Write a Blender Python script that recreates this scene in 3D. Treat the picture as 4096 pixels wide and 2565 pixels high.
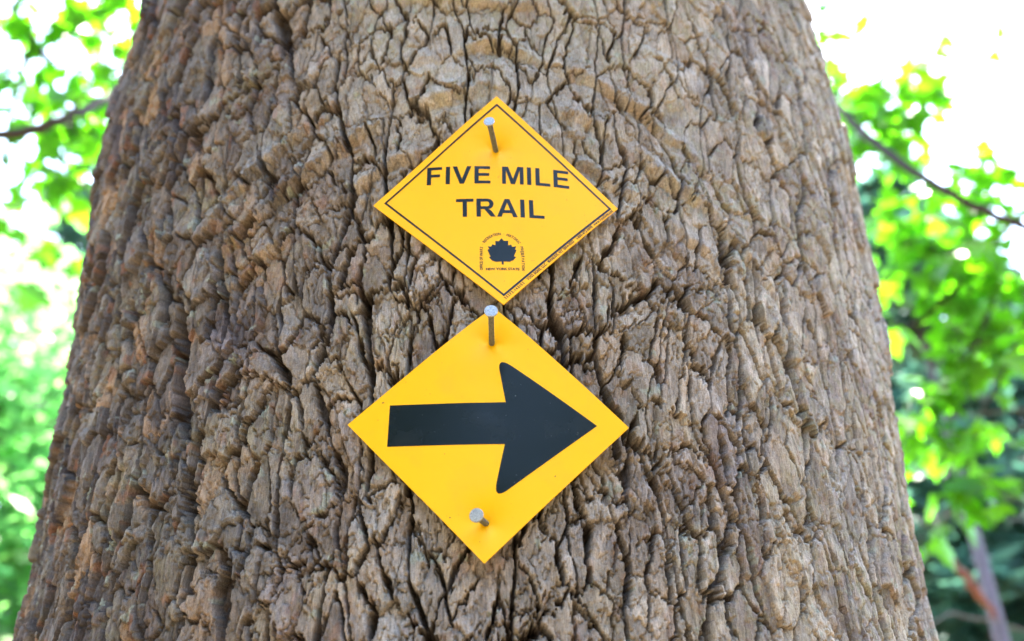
import bpy, bmesh, math, random, time
import numpy as np
from mathutils import Vector, Matrix
T0 = time.time()
random.seed(7)
RNG = np.random.default_rng(11)
SC = bpy.context.scene
COL = SC.collection
for _o in list(bpy.data.objects):
    bpy.data.objects.remove(_o)

# ------------------------------------------------------------------ camera, sky, sun, exposure
ZC = 1.35                    # eye height above the forest floor
PITCH = math.radians(27.0)
FPX = 4470.0                 # focal length of the photograph in its own pixels (4096 wide)
cam_d = bpy.data.cameras.new('camera')
cam = bpy.data.objects.new('camera', cam_d)
COL.objects.link(cam)
SC.camera = cam
cam.location = (0, 0, ZC)
cam.rotation_euler = (math.pi / 2 + PITCH, 0, 0)
cam_d.sensor_width = 36.0
cam_d.lens = FPX / 4096 * 36.0
cam_d.clip_start = 0.02
cam_d.clip_end = 3000
cam_d.dof.use_dof = True
cam_d.dof.focus_distance = 0.70
cam_d.dof.aperture_fstop = 5.6
cam_d.dof.aperture_blades = 0

SUN_DIR = Vector((0.08, 0.42, 0.90)).normalized()      # towards the sun: high, behind the trunk
world = bpy.data.worlds.new('World')
SC.world = world
world.use_nodes = True
wn = world.node_tree
for n in list(wn.nodes):
    wn.nodes.remove(n)
w_out = wn.nodes.new('ShaderNodeOutputWorld')
w_bg = wn.nodes.new('ShaderNodeBackground')
w_sky = wn.nodes.new('ShaderNodeTexSky')
w_sky.sky_type = 'NISHITA'
w_sky.sun_disc = False
w_sky.sun_elevation = math.asin(SUN_DIR.z)
w_sky.sun_rotation = math.atan2(SUN_DIR.x, SUN_DIR.y)
w_sky.air_density = 1.0
w_sky.dust_density = 1.6
w_sky.ozone_density = 1.0
w_bg.inputs['Strength'].default_value = 0.13
wn.links.new(w_sky.outputs[0], w_bg.inputs[0])
wn.links.new(w_bg.outputs[0], w_out.inputs[0])
sun_d = bpy.data.lights.new('sun', 'SUN')
sun_d.energy = 4.0
sun_d.angle = math.radians(0.53)
sun_d.color = (1.0, 0.94, 0.84)
sun = bpy.data.objects.new('sun', sun_d)
COL.objects.link(sun)
sun.rotation_euler = (-SUN_DIR).to_track_quat('-Z', 'Y').to_euler()
sun.location = (0, 30, 40)

SC.render.engine = 'CYCLES'
SC.view_settings.view_transform = 'Standard'
SC.view_settings.look = 'None'
SC.view_settings.gamma = 1.0
SC.view_settings.exposure = 3.95
SC.view_settings.use_curve_mapping = False
SC.view_settings.use_white_balance = True          # camera set for open shade
SC.view_settings.white_balance_temperature = 6500
SC.view_settings.white_balance_tint = 8
SC.cycles.use_denoising = True
SC.cycles.max_bounces = 8
SC.cycles.transmission_bounces = 6
SC.cycles.diffuse_bounces = 2


# ------------------------------------------------------------------ helpers
def pix_dir(px, py):
    x = (px - 2048.0) / FPX
    u = (1282.5 - py) / FPX
    return Vector((x, math.cos(PITCH) - u * math.sin(PITCH), math.sin(PITCH) + u * math.cos(PITCH)))


def at_y(px, py, y):
    """the world point seen at photo pixel (px, py) that lies y metres ahead of the camera"""
    d = pix_dir(px, py)
    return Vector((d.x / d.y * y, y, ZC + d.z / d.y * y))


def tag(o, label=None, cat=None, group=None, kind=None):
    if label: o['label'] = label
    if cat: o['category'] = cat
    if group: o['group'] = group
    if kind: o['kind'] = kind
    return o


def empty(name, loc):
    o = bpy.data.objects.new(name, None)
    o.empty_display_size = 0.1
    COL.objects.link(o)
    o.location = loc
    return o


def link(name, me, parent=None):
    o = bpy.data.objects.new(name, me)
    COL.objects.link(o)
    if parent is not None:
        o.parent = parent
        # every mesh is written in world coordinates: undo the parents' offsets
        off = Vector((0, 0, 0))
        p = parent
        while p is not None:
            off += p.location
            p = p.parent
        o.location = -off
    return o


def np_mesh(name, verts, faces, mat=None, smooth=True):
    """verts (N,3), faces (M,k) all the same k"""
    me = bpy.data.meshes.new(name)
    verts = np.ascontiguousarray(verts, dtype=np.float32)
    faces = np.ascontiguousarray(faces, dtype=np.int32)
    m, k = faces.shape
    me.vertices.add(len(verts))
    me.vertices.foreach_set('co', verts.ravel())
    me.loops.add(m * k)
    me.loops.foreach_set('vertex_index', faces.ravel())
    me.polygons.add(m)
    me.polygons.foreach_set('loop_start', np.arange(0, m * k, k, dtype=np.int32))
    me.polygons.foreach_set('loop_total', np.full(m, k, dtype=np.int32))
    if smooth:
        me.polygons.foreach_set('use_smooth', np.ones(m, dtype=bool))
    me.update(calc_edges=True)
    if mat: me.materials.append(mat)
    return me


def add_color(me, name, rgb):
    a = me.attributes.new(name, 'FLOAT_COLOR', 'POINT')
    c = np.ones((len(rgb), 4), dtype=np.float32)
    c[:, :3] = rgb
    a.data.foreach_set('color', c.ravel())


def add_vec(me, name, v):
    a = me.attributes.new(name, 'FLOAT_VECTOR', 'POINT')
    a.data.foreach_set('vector', np.ascontiguousarray(v, dtype=np.float32).ravel())


def bm_mesh(name, bm, mat=None, smooth=False):
    me = bpy.data.meshes.new(name)
    bm.normal_update()
    bm.to_mesh(me)
    bm.free()
    if smooth:
        for p in me.polygons: p.use_smooth = True
    if mat: me.materials.append(mat)
    return me


# ---- 2-D gradient noise in numpy
_ang = RNG.uniform(0, 2 * np.pi, 65536).astype(np.float32)
_GX, _GY = np.cos(_ang), np.sin(_ang)


def _h(ix, iy, seed):
    return ((ix * 73856093) ^ (iy * 19349663) ^ (seed * 83492791 + 12345)) & 0x7fffffff


def _mix(h):
    h = (h ^ (h >> 13)) * 1274126177 & 0x7fffffff
    return (h ^ (h >> 16)) & 0x7fffffff


def rnd(ix, iy, seed):
    return (_mix(_h(ix, iy, seed)) & 0xffff).astype(np.float32) / 65535.0


def pn(x, y, seed=0):
    xf = np.floor(x); yf = np.floor(y)
    ix = xf.astype(np.int64); iy = yf.astype(np.int64)
    fx = (x - xf).astype(np.float32); fy = (y - yf).astype(np.float32)
    ux = fx * fx * fx * (fx * (fx * 6 - 15) + 10)
    uy = fy * fy * fy * (fy * (fy * 6 - 15) + 10)

    def g(dx, dy):
        k = _mix(_h(ix + dx, iy + dy, seed)) & 0xffff
        return _GX[k] * (fx - dx) + _GY[k] * (fy - dy)
    a = g(0, 0); b = g(1, 0); c = g(0, 1); d = g(1, 1)
    a = a + ux * (b - a); c = c + ux * (d - c)
    return (a + uy * (c - a)) * 1.5


def fbm(x, y, seed=0, octv=4, gain=0.5):
    r = 0; amp = 1.0
    for i in range(octv):
        r = r + amp * pn(x, y, seed + 17 * i)
        x = x * 2.03 + 3.7; y = y * 2.03 + 9.1; amp *= gain
    return r


def sstep(a, b, x):
    t = np.clip((x - a) / (b - a), 0, 1)
    return t * t * (3 - 2 * t)


def voronoi(u, v, su, sv, seed, jit=0.8, colshift=True):
    """jittered cells; (u,v) in cell units, su/sv = cell size in mm.
    returns cell ids, neighbour ids, distance to the edge (mm), |x| share of the edge normal, local offset from the centre (mm)"""
    iu = np.floor(u).astype(np.int64)
    big = np.float32(1e9)
    d1 = np.full(u.shape, big, np.float32); d2 = d1.copy()
    c1x = np.zeros_like(d1); c1y = c1x.copy(); c2x = c1x.copy(); c2y = c1x.copy()
    i1 = np.zeros(u.shape, np.int64); i2 = i1.copy(); j1 = i1.copy(); j2 = i1.copy()
    for di in (-1, 0, 1):
        ci = iu + di
        sh = rnd(ci, ci * 0, seed + 5) if colshift else 0
        vv = v + sh
        jv = np.floor(vv).astype(np.int64)
        for dj in (-1, 0, 1):
            cj = jv + dj
            cx = (ci + 0.5 + jit * 0.55 * (rnd(ci, cj, seed) - 0.5)).astype(np.float32)
            cy = (cj + 0.5 + jit * (rnd(ci, cj, seed + 1) - 0.5) - sh).astype(np.float32)
            dx = (u - cx) * su; dy = (v - cy) * sv * 0.5
            d = dx * dx + dy * dy
            m1 = d < d1
            m2 = (~m1) & (d < d2)
            d2 = np.where(m1, d1, np.where(m2, d, d2))
            c2x = np.where(m1, c1x, np.where(m2, cx, c2x)); c2y = np.where(m1, c1y, np.where(m2, cy, c2y))
            i2 = np.where(m1, i1, np.where(m2, ci, i2)); j2 = np.where(m1, j1, np.where(m2, cj, j2))
            d1 = np.where(m1, d, d1)
            c1x = np.where(m1, cx, c1x); c1y = np.where(m1, cy, c1y)
            i1 = np.where(m1, ci, i1); j1 = np.where(m1, cj, j1)
    ex = (c1x - c2x) * su; ey = (c1y - c2y) * sv * 0.5
    L = np.sqrt(ex * ex + ey * ey) + 1e-6
    e = (d2 - d1) / (2 * L)
    return i1, j1, i2, j2, e, np.abs(ex) / L, (u - c1x) * su, (v - c1y) * sv


# ------------------------------------------------------------------ material helpers
def new_mat(name):
    m = bpy.data.materials.new(name)
    m.use_nodes = True
    nt = m.node_tree
    b = nt.nodes['Principled BSDF']
    return m, nt, b


def N(nt, t, **kw):
    n = nt.nodes.new(t)
    for k, v in kw.items():
        setattr(n, k, v)
    return n


def ramp(nt, stops):
    r = nt.nodes.new('ShaderNodeValToRGB')
    el = r.color_ramp.elements
    while len(el) < len(stops): el.new(0.5)
    for e, (p, c) in zip(el, stops):
        e.position = p
        e.color = (*c, 1) if len(c) == 3 else c
    return r


def mat_bark():
    m, nt, b = new_mat('furrowed_bark')
    col = N(nt, 'ShaderNodeAttribute', attribute_name='bark')
    uv = N(nt, 'ShaderNodeAttribute', attribute_name='barkuv')
    mp = N(nt, 'ShaderNodeMapping'); mp.inputs['Scale'].default_value = (1.5, 0.16, .8)
    nt.links.new(uv.outputs['Vector'], mp.inputs['Vector'])
    fib = N(nt, 'ShaderNodeTexNoise'); fib.inputs['Scale'].default_value = 1.0; fib.inputs['Detail'].default_value = 5
    fib.inputs['Roughness'].default_value = 0.65
    nt.links.new(mp.outputs[0], fib.inputs['Vector'])
    gr = N(nt, 'ShaderNodeTexNoise'); gr.inputs['Scale'].default_value = 0.9; gr.inputs['Detail'].default_value = 6
    gr.inputs['Roughness'].default_value = 0.7
    nt.links.new(uv.outputs['Vector'], gr.inputs['Vector'])
    r1 = N(nt, 'ShaderNodeMapRange'); r1.inputs[1].default_value = .3; r1.inputs[2].default_value = .7
    r1.inputs[3].default_value = 0.62; r1.inputs[4].default_value = 1.35
    nt.links.new(fib.outputs[0], r1.inputs[0])
    r2 = N(nt, 'ShaderNodeMapRange'); r2.inputs[1].default_value = .3; r2.inputs[2].default_value = .7
    r2.inputs[3].default_value = 0.72; r2.inputs[4].default_value = 1.25
    nt.links.new(gr.outputs[0], r2.inputs[0])
    mu = N(nt, 'ShaderNodeMath', operation='MULTIPLY')
    nt.links.new(r1.outputs[0], mu.inputs[0]); nt.links.new(r2.outputs[0], mu.inputs[1])
    mx = N(nt, 'ShaderNodeVectorMath', operation='SCALE')
    nt.links.new(col.outputs['Color'], mx.inputs[0]); nt.links.new(mu.outputs[0], mx.inputs['Scale'])
    nt.links.new(mx.outputs[0], b.inputs['Base Color'])
    b.inputs['Roughness'].default_value = 0.82
    b.inputs['Specular IOR Level'].default_value = 0.3
    ad = N(nt, 'ShaderNodeMath', operation='ADD')
    nt.links.new(fib.outputs[0], ad.inputs[0]); nt.links.new(gr.outputs[0], ad.inputs[1])
    bp = N(nt, 'ShaderNodeBump'); bp.inputs['Strength'].default_value = 0.9; bp.inputs['Distance'].default_value = 0.0011
    nt.links.new(ad.outputs[0], bp.inputs['Height'])
    nt.links.new(bp.outputs[0], b.inputs['Normal'])
    return m


def mat_simple_bark(name, c1, c2, scale=30):
    m, nt, b = new_mat(name)
    tc = N(nt, 'ShaderNodeTexCoord')
    mp = N(nt, 'ShaderNodeMapping'); mp.inputs['Scale'].default_value = (1, 1, 0.2)
    nt.links.new(tc.outputs['Object'], mp.inputs[0])
    no = N(nt, 'ShaderNodeTexNoise'); no.inputs['Scale'].default_value = scale; no.inputs['Detail'].default_value = 6
    nt.links.new(mp.outputs[0], no.inputs['Vector'])
    r = ramp(nt, [(0.3, c1), (0.7, c2)])
    nt.links.new(no.outputs[0], r.inputs[0])
    nt.links.new(r.outputs[0], b.inputs['Base Color'])
    b.inputs['Roughness'].default_value = 0.9
    bp = N(nt, 'ShaderNodeBump'); bp.inputs['Strength'].default_value = 0.8; bp.inputs['Distance'].default_value = 0.01
    nt.links.new(no.outputs[0], bp.inputs['Height']); nt.links.new(bp.outputs[0], b.inputs['Normal'])
    return m


def mat_leaf(name, base, trans, tw=0.55, var=0.25, rough=0.4):
    """thin leaf: diffuse front, light shining through, a little gloss; colour varies leaf to leaf"""
    m, nt, b = new_mat(name)
    out = nt.nodes['Material Output']
    at = N(nt, 'ShaderNodeAttribute', attribute_name='leafrnd')
    oi = N(nt, 'ShaderNodeObjectInfo')
    ad = N(nt, 'ShaderNodeMath', operation='ADD')
    nt.links.new(at.outputs['Fac'], ad.inputs[0]); nt.links.new(oi.outputs['Random'], ad.inputs[1])
    fr = N(nt, 'ShaderNodeMath', operation='FRACT'); nt.links.new(ad.outputs[0], fr.inputs[0])

    def vary(c):
        lo = tuple(x * (1 - var) for x in c)
        hi = (min(1, c[0] * (1 + var * 1.5)), min(1, c[1] * (1 + var * 0.8)), c[2] * (1 + var * .3))
        r = ramp(nt, [(0.0, lo), (0.55, c), (1.0, hi)])
        nt.links.new(fr.outputs[0], r.inputs[0])
        return r
    rb, rt = vary(base), vary(trans)
    nt.links.new(rb.outputs[0], b.inputs['Base Color'])
    b.inputs['Roughness'].default_value = rough
    tr = N(nt, 'ShaderNodeBsdfTranslucent')
    nt.links.new(rt.outputs[0], tr.inputs['Color'])
    mx = N(nt, 'ShaderNodeMixShader'); mx.inputs[0].default_value = tw
    nt.links.new(b.outputs[0], mx.inputs[1]); nt.links.new(tr.outputs[0], mx.inputs[2])
    nt.links.new(mx.outputs[0], out.inputs['Surface'])
    return m


def mat_ground():
    m, nt, b = new_mat('leaf_litter')
    tc = N(nt, 'ShaderNodeTexCoord')
    no = N(nt, 'ShaderNodeTexNoise'); no.inputs['Scale'].default_value = 9; no.inputs['Detail'].default_value = 8
    nt.links.new(tc.outputs['Object'], no.inputs['Vector'])
    r = ramp(nt, [(0.3, (.05, .035, .02)), (0.55, (.11, .075, .04)), (0.75, (.07, .09, .03))])
    nt.links.new(no.outputs[0], r.inputs[0]); nt.links.new(r.outputs[0], b.inputs['Base Color'])
    b.inputs['Roughness'].default_value = 0.95
    bp = N(nt, 'ShaderNodeBump'); bp.inputs['Distance'].default_value = 0.03
    nt.links.new(no.outputs[0], bp.inputs['Height']); nt.links.new(bp.outputs[0], b.inputs['Normal'])
    return m


def mat_sign(name, base, rough, spec, grain):
    m, nt, b = new_mat(name)
    tc = N(nt, 'ShaderNodeTexCoord')
    no = N(nt, 'ShaderNodeTexNoise'); no.inputs['Scale'].default_value = 2600; no.inputs['Detail'].default_value = 3
    nt.links.new(tc.outputs['Object'], no.inputs['Vector'])
    sp = N(nt, 'ShaderNodeTexNoise'); sp.inputs['Scale'].default_value = 420; sp.inputs['Detail'].default_value = 2
    nt.links.new(tc.outputs['Object'], sp.inputs['Vector'])
    # specks of dirt on the yellow, pale nicks in the black ink
    black = max(base) < .1
    d = (.10, .11, .11) if black else (.30, .16, .02)
    lim_ = .262 if black else .25
    r = ramp(nt, [(0.0, d), (lim_ - .02, d), (lim_ + .005, base), (1.0, base)])
    nt.links.new(sp.outputs[0], r.inputs[0])
    # a thin film of grime, patchy at the size of a fingertip
    gm = N(nt, 'ShaderNodeTexNoise'); gm.inputs['Scale'].default_value = 38; gm.inputs['Detail'].default_value = 5; gm.inputs['Roughness'].default_value = .6
    nt.links.new(tc.outputs['Object'], gm.inputs['Vector'])
    g2 = N(nt, 'ShaderNodeMapRange'); g2.inputs[1].default_value = .52; g2.inputs[2].default_value = .80
    g2.inputs[3].default_value = 0.0; g2.inputs[4].default_value = .30
    nt.links.new(gm.outputs[0], g2.inputs[0])
    mxg = N(nt, 'ShaderNodeMix', data_type='RGBA')
    mxg.inputs['B'].default_value = (.03, .032, .03, 1) if black else (.60, .34, .03, 1)
    nt.links.new(g2.outputs[0], mxg.inputs['Factor']); nt.links.new(r.outputs[0], mxg.inputs['A'])
    nt.links.new(mxg.outputs['Result'], b.inputs['Base Color'])
    b.inputs['Roughness'].default_value = rough
    b.inputs['Specular IOR Level'].default_value = spec
    bp = N(nt, 'ShaderNodeBump'); bp.inputs['Strength'].default_value = grain; bp.inputs['Distance'].default_value = 0.00012
    nt.links.new(no.outputs[0], bp.inputs['Height']); nt.links.new(bp.outputs[0], b.inputs['Normal'])
    return m


def mat_galv():
    m, nt, b = new_mat('galvanised_steel')
    tc = N(nt, 'ShaderNodeTexCoord')
    vo = N(nt, 'ShaderNodeTexNoise'); vo.inputs['Scale'].default_value = 1500; vo.inputs['Detail'].default_value = 4
    nt.links.new(tc.outputs['Object'], vo.inputs['Vector'])
    r = ramp(nt, [(0.32, (.22, .24, .25)), (0.7, (.55, .58, .60))])
    nt.links.new(vo.outputs[0], r.inputs[0]); nt.links.new(r.outputs[0], b.inputs['Base Color'])
    b.inputs['Metallic'].default_value = 0.8
    r2 = N(nt, 'ShaderNodeMapRange'); r2.inputs[3].default_value = .38; r2.inputs[4].default_value = .68
    nt.links.new(vo.outputs[0], r2.inputs[0]); nt.links.new(r2.outputs[0], b.inputs['Roughness'])
    bp = N(nt, 'ShaderNodeBump'); bp.inputs['Strength'].default_value = .6; bp.inputs['Distance'].default_value = 0.0003
    nt.links.new(vo.outputs[0], bp.inputs['Height']); nt.links.new(bp.outputs[0], b.inputs['Normal'])
    return m


M_BARK = mat_bark()
M_GROUND = mat_ground()
M_YELLOW = mat_sign('yellow_plastic', (.93, .465, .001), 0.40, 0.20, 0.25)
M_BLACK = mat_sign('black_ink', (.004, .0075, .007), 0.22, 0.27, 0.35)
M_GALV = mat_galv()
M_SHANK = mat_simple_bark('weathered_steel', (.10, .10, .075), (.26, .26, .20), 900)
M_TWIG = mat_simple_bark('twig_bark', (.018, .014, .010), (.045, .034, .024), 40)
M_GREYBARK = mat_simple_bark('grey_conifer_bark', (.085, .07, .085), (.17, .14, .17), 14)
M_REDWOOD = mat_simple_bark('split_red_wood', (.12, .035, .02), (.24, .085, .05), 20)
M_BROWNBARK = mat_simple_bark('brown_bark', (.07, .055, .045), (.16, .13, .10), 12)
M_MAPLE = mat_leaf('maple_leaf', (.045, .13, .012), (.115, .43, .008), 0.6, 0.38)
M_FARLEAF = mat_leaf('forest_leaf', (.10, .19, .07), (.22, .60, .17), 0.55, 0.3)
M_DARKLEAF = mat_leaf('dark_wood_leaf', (.012, .028, .012), (.03, .07, .02), 0.3, 0.3)
M_NEEDLE = mat_leaf('conifer_needle', (.045, .11, .08), (.10, .28, .19), 0.25, 0.3, 0.5)

# ------------------------------------------------------------------ ground
gx = np.linspace(-1, 1, 81)
gx = np.sign(gx) * np.abs(gx) ** 3 * 600
GX, GY = np.meshgrid(gx, gx)
GZ = 0.05 * pn(GX * .7, GY * .7, 3) * (np.hypot(GX, GY) > 2.0)
gi = np.arange(81 * 81).reshape(81, 81)
gf = np.stack([gi[:-1, :-1], gi[:-1, 1:], gi[1:, 1:], gi[1:, :-1]], -1).reshape(-1, 4)
tag(link('ground', np_mesh('ground', np.stack([GX, GY, GZ], -1).reshape(-1, 3), gf, M_GROUND)), kind='structure')

# ------------------------------------------------------------------ the old tree: trunk shape
SIL = [  # photo rows and the trunk's two outlines there
    (0, 602, 3224), (255, 526, 3278), (577, 407, 3365), (848, 365, 3445), (1086, 331, 3510),
    (1323, 322, 3540), (1612, 280, 3572), (1900, 212, 3600), (2189, 165, 3645), (2565, 102, 3741)]


def front_d(zr):            # distance ahead of the camera of the bark's front, zr = height above the camera
    return 0.6256 + 0.07 * (zr - 0.2436) + 0.0045


_z, _R, _cx = [], [], []
for py, xl, xr in SIL:
    a = pix_dir(xl, py); b_ = pix_dir(xr, py)
    pl, pr = math.atan2(a.x, a.y), math.atan2(b_.x, b_.y)
    al, pc = (pr - pl) / 2, (pr + pl) / 2
    zr = 0.4
    for _ in range(6):
        d = front_d(zr)
        R = d * math.sin(al) / (1 - math.sin(al))
        tz = 0.5 * (a.z / math.hypot(a.x, a.y) + b_.z / math.hypot(b_.x, b_.y))
        zr = tz * (d + R) * math.cos(al)
    _z.append(zr); _R.append(R); _cx.append((d + R) * math.tan(pc))
PR = np.polyfit(_z, _R, 3)
PC = np.polyfit(_z, _cx, 2)
ZLO, ZHI = min(_z), max(_z)


def trunk_R(zr):
    zc = np.clip(zr, ZLO - .1, ZHI + .1)
    R = np.polyval(PR, zc)
    low = np.clip((ZLO - .1) - zr, 0, None)
    R = R + 0.10 * low + 0.09 * low ** 2          # root flare towards the ground
    high = np.clip(zr - (ZHI + .1), 0, None)
    return np.maximum(R - 0.035 * high, 0.12)


def trunk_cx(zr):
    return np.polyval(PC, np.clip(zr, ZLO - .1, ZHI + .1))


def trunk_xyz(th, zr, h):
    R = trunk_R(zr)
    d = front_d(np.clip(zr, -0.3, 1.3))
    cx = trunk_cx(zr)
    rr = R + h
    return np.stack([cx + rr * np.sin(th), d + R - rr * np.cos(th), ZC + zr], -1)


# ------------------------------------------------------------------ the bark: relief and colours
def bark(th, zr, fine=True):
    """th angle round the trunk (0 = front), zr height above the camera.  Returns relief (m), colour, plate ids, plate mask"""
    sh = th.shape
    s = (th.ravel() * 330).astype(np.float32)              # mm round the trunk
    z = (zr.ravel() * 1000).astype(np.float32)             # mm up
    sn = s / 400.0
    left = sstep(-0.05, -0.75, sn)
    right = sstep(0.15, 0.8, sn)
    # smoother collar of the old limb above and to the right of the upper sign
    coll = np.exp(-((s - 40) / 135) ** 4 - ((z - 560) / 120) ** 2) * (1 + .35 * pn(s / 50, z / 50, 91))
    coll = np.clip(coll * 1.2, 0, 1)
    # domain warp: long wander + jagged tearing
    # the bark breaks along its grain: splinters a couple of mm wide end at uneven heights, edges step sideways
    ss = s + .8 * pn(s / 6, z / 22, 2) + .35 * pn(s / 2, z / 7, 4)
    zz = z + 2.0 * pn(s / 9, z / 9, 3) + .5 * pn(s / 2, z / 3, 97)
    c1 = np.floor(ss / 2.3).astype(np.int64); r1_ = rnd(c1, c1 * 0, 301)
    zo = (rnd(c1, np.floor(zz / 31 + 7 * r1_).astype(np.int64), 302) - .5) * 6.0
    c3 = np.floor(ss / 1.1 + .4).astype(np.int64)
    zo = zo + (rnd(c3, np.floor(zz / 17 + 5 * rnd(c3, c3 * 0, 305)).astype(np.int64), 306) - .5) * 2.4
    r2_ = np.floor((zz + zo * .5) / 6.5).astype(np.int64)
    so = (rnd(r2_, np.floor(ss / 9 + 5 * rnd(r2_, r2_ * 0, 303)).astype(np.int64), 304) - .5) * 1.7
    fk = sstep(.35, .85, np.abs(th.ravel()))
    so = so * (1 - .7 * fk); zo = zo * (1 - .2 * fk)
    wx = 6 * pn(s / 45, z / 110, 1) + 1.8 * pn(s / 14, z / 34, 2) + so + .3 * pn(s / 2.2, z / 3.6, 4)
    wz = 10 * pn(s / 30, z / 60, 5) + 4.0 * (1 - .5 * fk) * pn(s / 8, z / 22, 6) + zo
    su, sv = 10.5, 48.0
    # plates narrower on the left and right flanks
    flank = 0.30 * np.sign(sn) * np.abs(sn) ** 1.6
    u = (s + wx) / su + flank
    v = (z + wz) / sv
    i1, j1, i2, j2, e, nx, lx, lz = voronoi(u, v, su, sv, 31, .85)
    rp = rnd(np.minimum(i1, i2) * 3 + np.maximum(i1, i2), np.minimum(j1, j2) * 5 + np.maximum(j1, j2), 77)
    rc = rnd(i1, j1, 41); rc2 = rnd(i1, j1, 42); rc3 = rnd(i1, j1, 43)
    along = 0.5 + 1.0 * np.clip(0.5 + fbm(s / 12, z / 22, 9, 2), 0, 1)
    calm = sstep(-.05, .55, pn(s / 48 + 3.3, z / 95, 92) + .25 * right)
    strength = (1.05 + 0.35 * left - 0.35 * right - 0.55 * coll) * (1 - .5 * calm) * (1 - .15 * sstep(.9, 1.25, np.abs(th.ravel())))
    w = (0.50 + 2.1 * rp ** 2.2) * (0.22 + 1.0 * nx) * along * strength
    dep = (3.6 + 9.0 * rp) * (.45 + .55 * sstep(.05, .5, rp)) * (0.30 * (1 - .5 * fk) + 0.9 * nx) * (.35 + .65 * strength)
    k = sstep(0, 1, (e - w * .50) / .55)
    h = -dep * (1 - k)
    # each plate: own level, lower end lifted, slightly worn rim
    lev = ((.6 - .3 * fk) * rc + (.4 + .3 * fk) * rnd(i1, j1 * 0, 44) - 0.5) * 4.2 * strength
    tilt = (0.2 + 3.6 * rc2 ** 2.2) * strength
    h += lev - tilt * np.clip(lz / sv, -.7, .7) * 1.6 + (rc3 - .5) * 1.8 * np.clip(lx / su, -.7, .7)
    h += np.where(rc > .89, 4.0 * np.clip(left + .8 * right, 0, 1), 0)
    # flakes within the plates, shingled
    u2 = (s + 0.9 * wx + 1.0 * pn(s / 2.5, z / 5, 14)) / 5.0 + flank
    v2 = (z + 1.2 * wz) / 19.0
    a1, b1, a2, b2, e2, nx2, lx2, lz2 = voronoi(u2, v2, 5.0, 19.0, 131, .9)
    q = rnd(a1, b1, 141); q2 = rnd(np.minimum(a1, a2) * 3 + np.maximum(a1, a2), np.minimum(b1, b2) * 5 + np.maximum(b1, b2), 142)
    fm = np.clip(0.80 + 1.0 * fbm(s / 42, z / 60, 15, 2), 0.10, 1.5) * (1 - 0.65 * coll) * (1 - .35 * right)
    h += fm * ((q - 0.5) * 1.9 - 1.2 * np.clip(lz2 / 19, -.7, .7))
    w2 = (0.04 + .70 * q2 ** 2.2) * (.5 + .6 * fm)
    h -= fm * (0.5 + 3.4 * q2) * (1 - sstep(0, 1, (e2 - w2 * .35) / .40))
    # torn layers: stepped contours
    t = fbm((s + wx) / 9, (z + 1.5 * wz) / 46, 21, 3, 0.5) * 1.9
    fl = np.floor(t); fr = t - fl
    h += .85 * (fl + sstep(0.0, 0.06, fr)) * (0.8 + .35 * left) * (1 - .45 * coll)
    # hairline splits along the grain
    gv = np.abs(pn((s + .8 * so) / 4.2, (z + .4 * zo) / 34, 94))
    h -= (1 - sstep(.02, .16, gv)) * (.5 + 1.1 * np.clip(fm, 0, 1)) * np.clip(.6 + pn(s / 14, z / 25, 95), .1, 1.2)
    # great furrows between the ridges
    ub = (s + 1.5 * (wx - so) + .6 * so + 4 * pn(s / 25, z / 60, 26)) / 27.0 + flank
    vb = (z + 1.3 * wz) / 130.0
    m1_, n1_, m2_, n2_, eb, nxb, lxb, lzb = voronoi(ub, vb, 27.0, 65.0, 231, .8)
    rb = rnd(np.minimum(m1_, m2_) * 3 + np.maximum(m1_, m2_), np.minimum(n1_, n2_) * 5 + np.maximum(n1_, n2_), 233)
    fwid = (.45 + 3.0 * rb ** 1.5) * (.06 + 1.15 * nxb) * np.clip(.55 + 1.1 * pn(s / 18, z / 34, 29) + .75 * left, .05, 2.0) * (1 - .65 * coll)
    fur = 1 - sstep(0, 1, (eb - fwid * .75 + .1) / .7)
    h -= fur * (6.5 + 8.0 * rb) * (.4 + .6 * strength) * (1 - .45 * sstep(.5, 1.0, np.abs(th.ravel())))
    h -= np.exp(-eb / 3.0) * 1.0 * strength * (.3 + rb) * nxb
    h += (rnd(m1_, n1_, 235) - .5) * 3.0 * strength
    # swellings, and the folds of the collar
    h += 3.0 * pn(s / 80, z / 200, 33) + .6 * pn(s / 38, z / 80, 34)
    fold = pn((s) / 150 + 2, (z + 14 * pn(s / 60, z / 60, 36) + 0.05 * (s - 30) ** 2 / 100 + 10 * pn(s / 22, z / 30, 98)) / 34, 35)
    h += coll * np.clip(.3 + 1.3 * pn(s / 60, z / 45, 96), 0, 1) * (5.0 * sstep(-.15, .25, fold) - 2.0)
    # two rolled creases left by the old limb, arching over the upper sign and running down to its left
    for k_, (z0, am, wd) in enumerate(((522, 5.5, 9.0), (566, 4.0, 8.0), (478, 3.5, 7.0))):
        zc = z0 - 95 * (np.abs(s - 15) / 150) ** 1.5 + 7 * pn(s / 34, s * 0 + 3.1 * k_, 401) + 2.5 * so
        dz_ = (z - zc) / wd
        md = np.clip(.55 + 1.1 * pn(s / 40 + 9 * k_, z / 300, 402), 0, 1.2) * sstep(230, 120, np.abs(s - 10))
        h += am * md * np.exp(-dz_ ** 2) * (1 - .35 * sstep(0, -.5, dz_)) - 2.6 * md * np.exp(-((dz_ + 1.15) / .45) ** 2)
    # fibres and grit
    if fine:
        h += 0.34 * pn(s / 1.15, z / 9, 37) + (.5 * pn(s / 2.6, z / 20, 39)) + .20 * fbm(s / 1.9, z / 2.6, 38, 2)
    # knobs
    # ---------------- colours (albedo plus some painted shade)
    grey = np.array([.32, .285, .245]); tan = np.array([.385, .31, .225]); mauve = np.array([.21, .160, .148])
    inner = np.array([.43, .275, .155]); dark = np.array([.030, .021, .018]); olive = np.array([.29, .265, .150])
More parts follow.
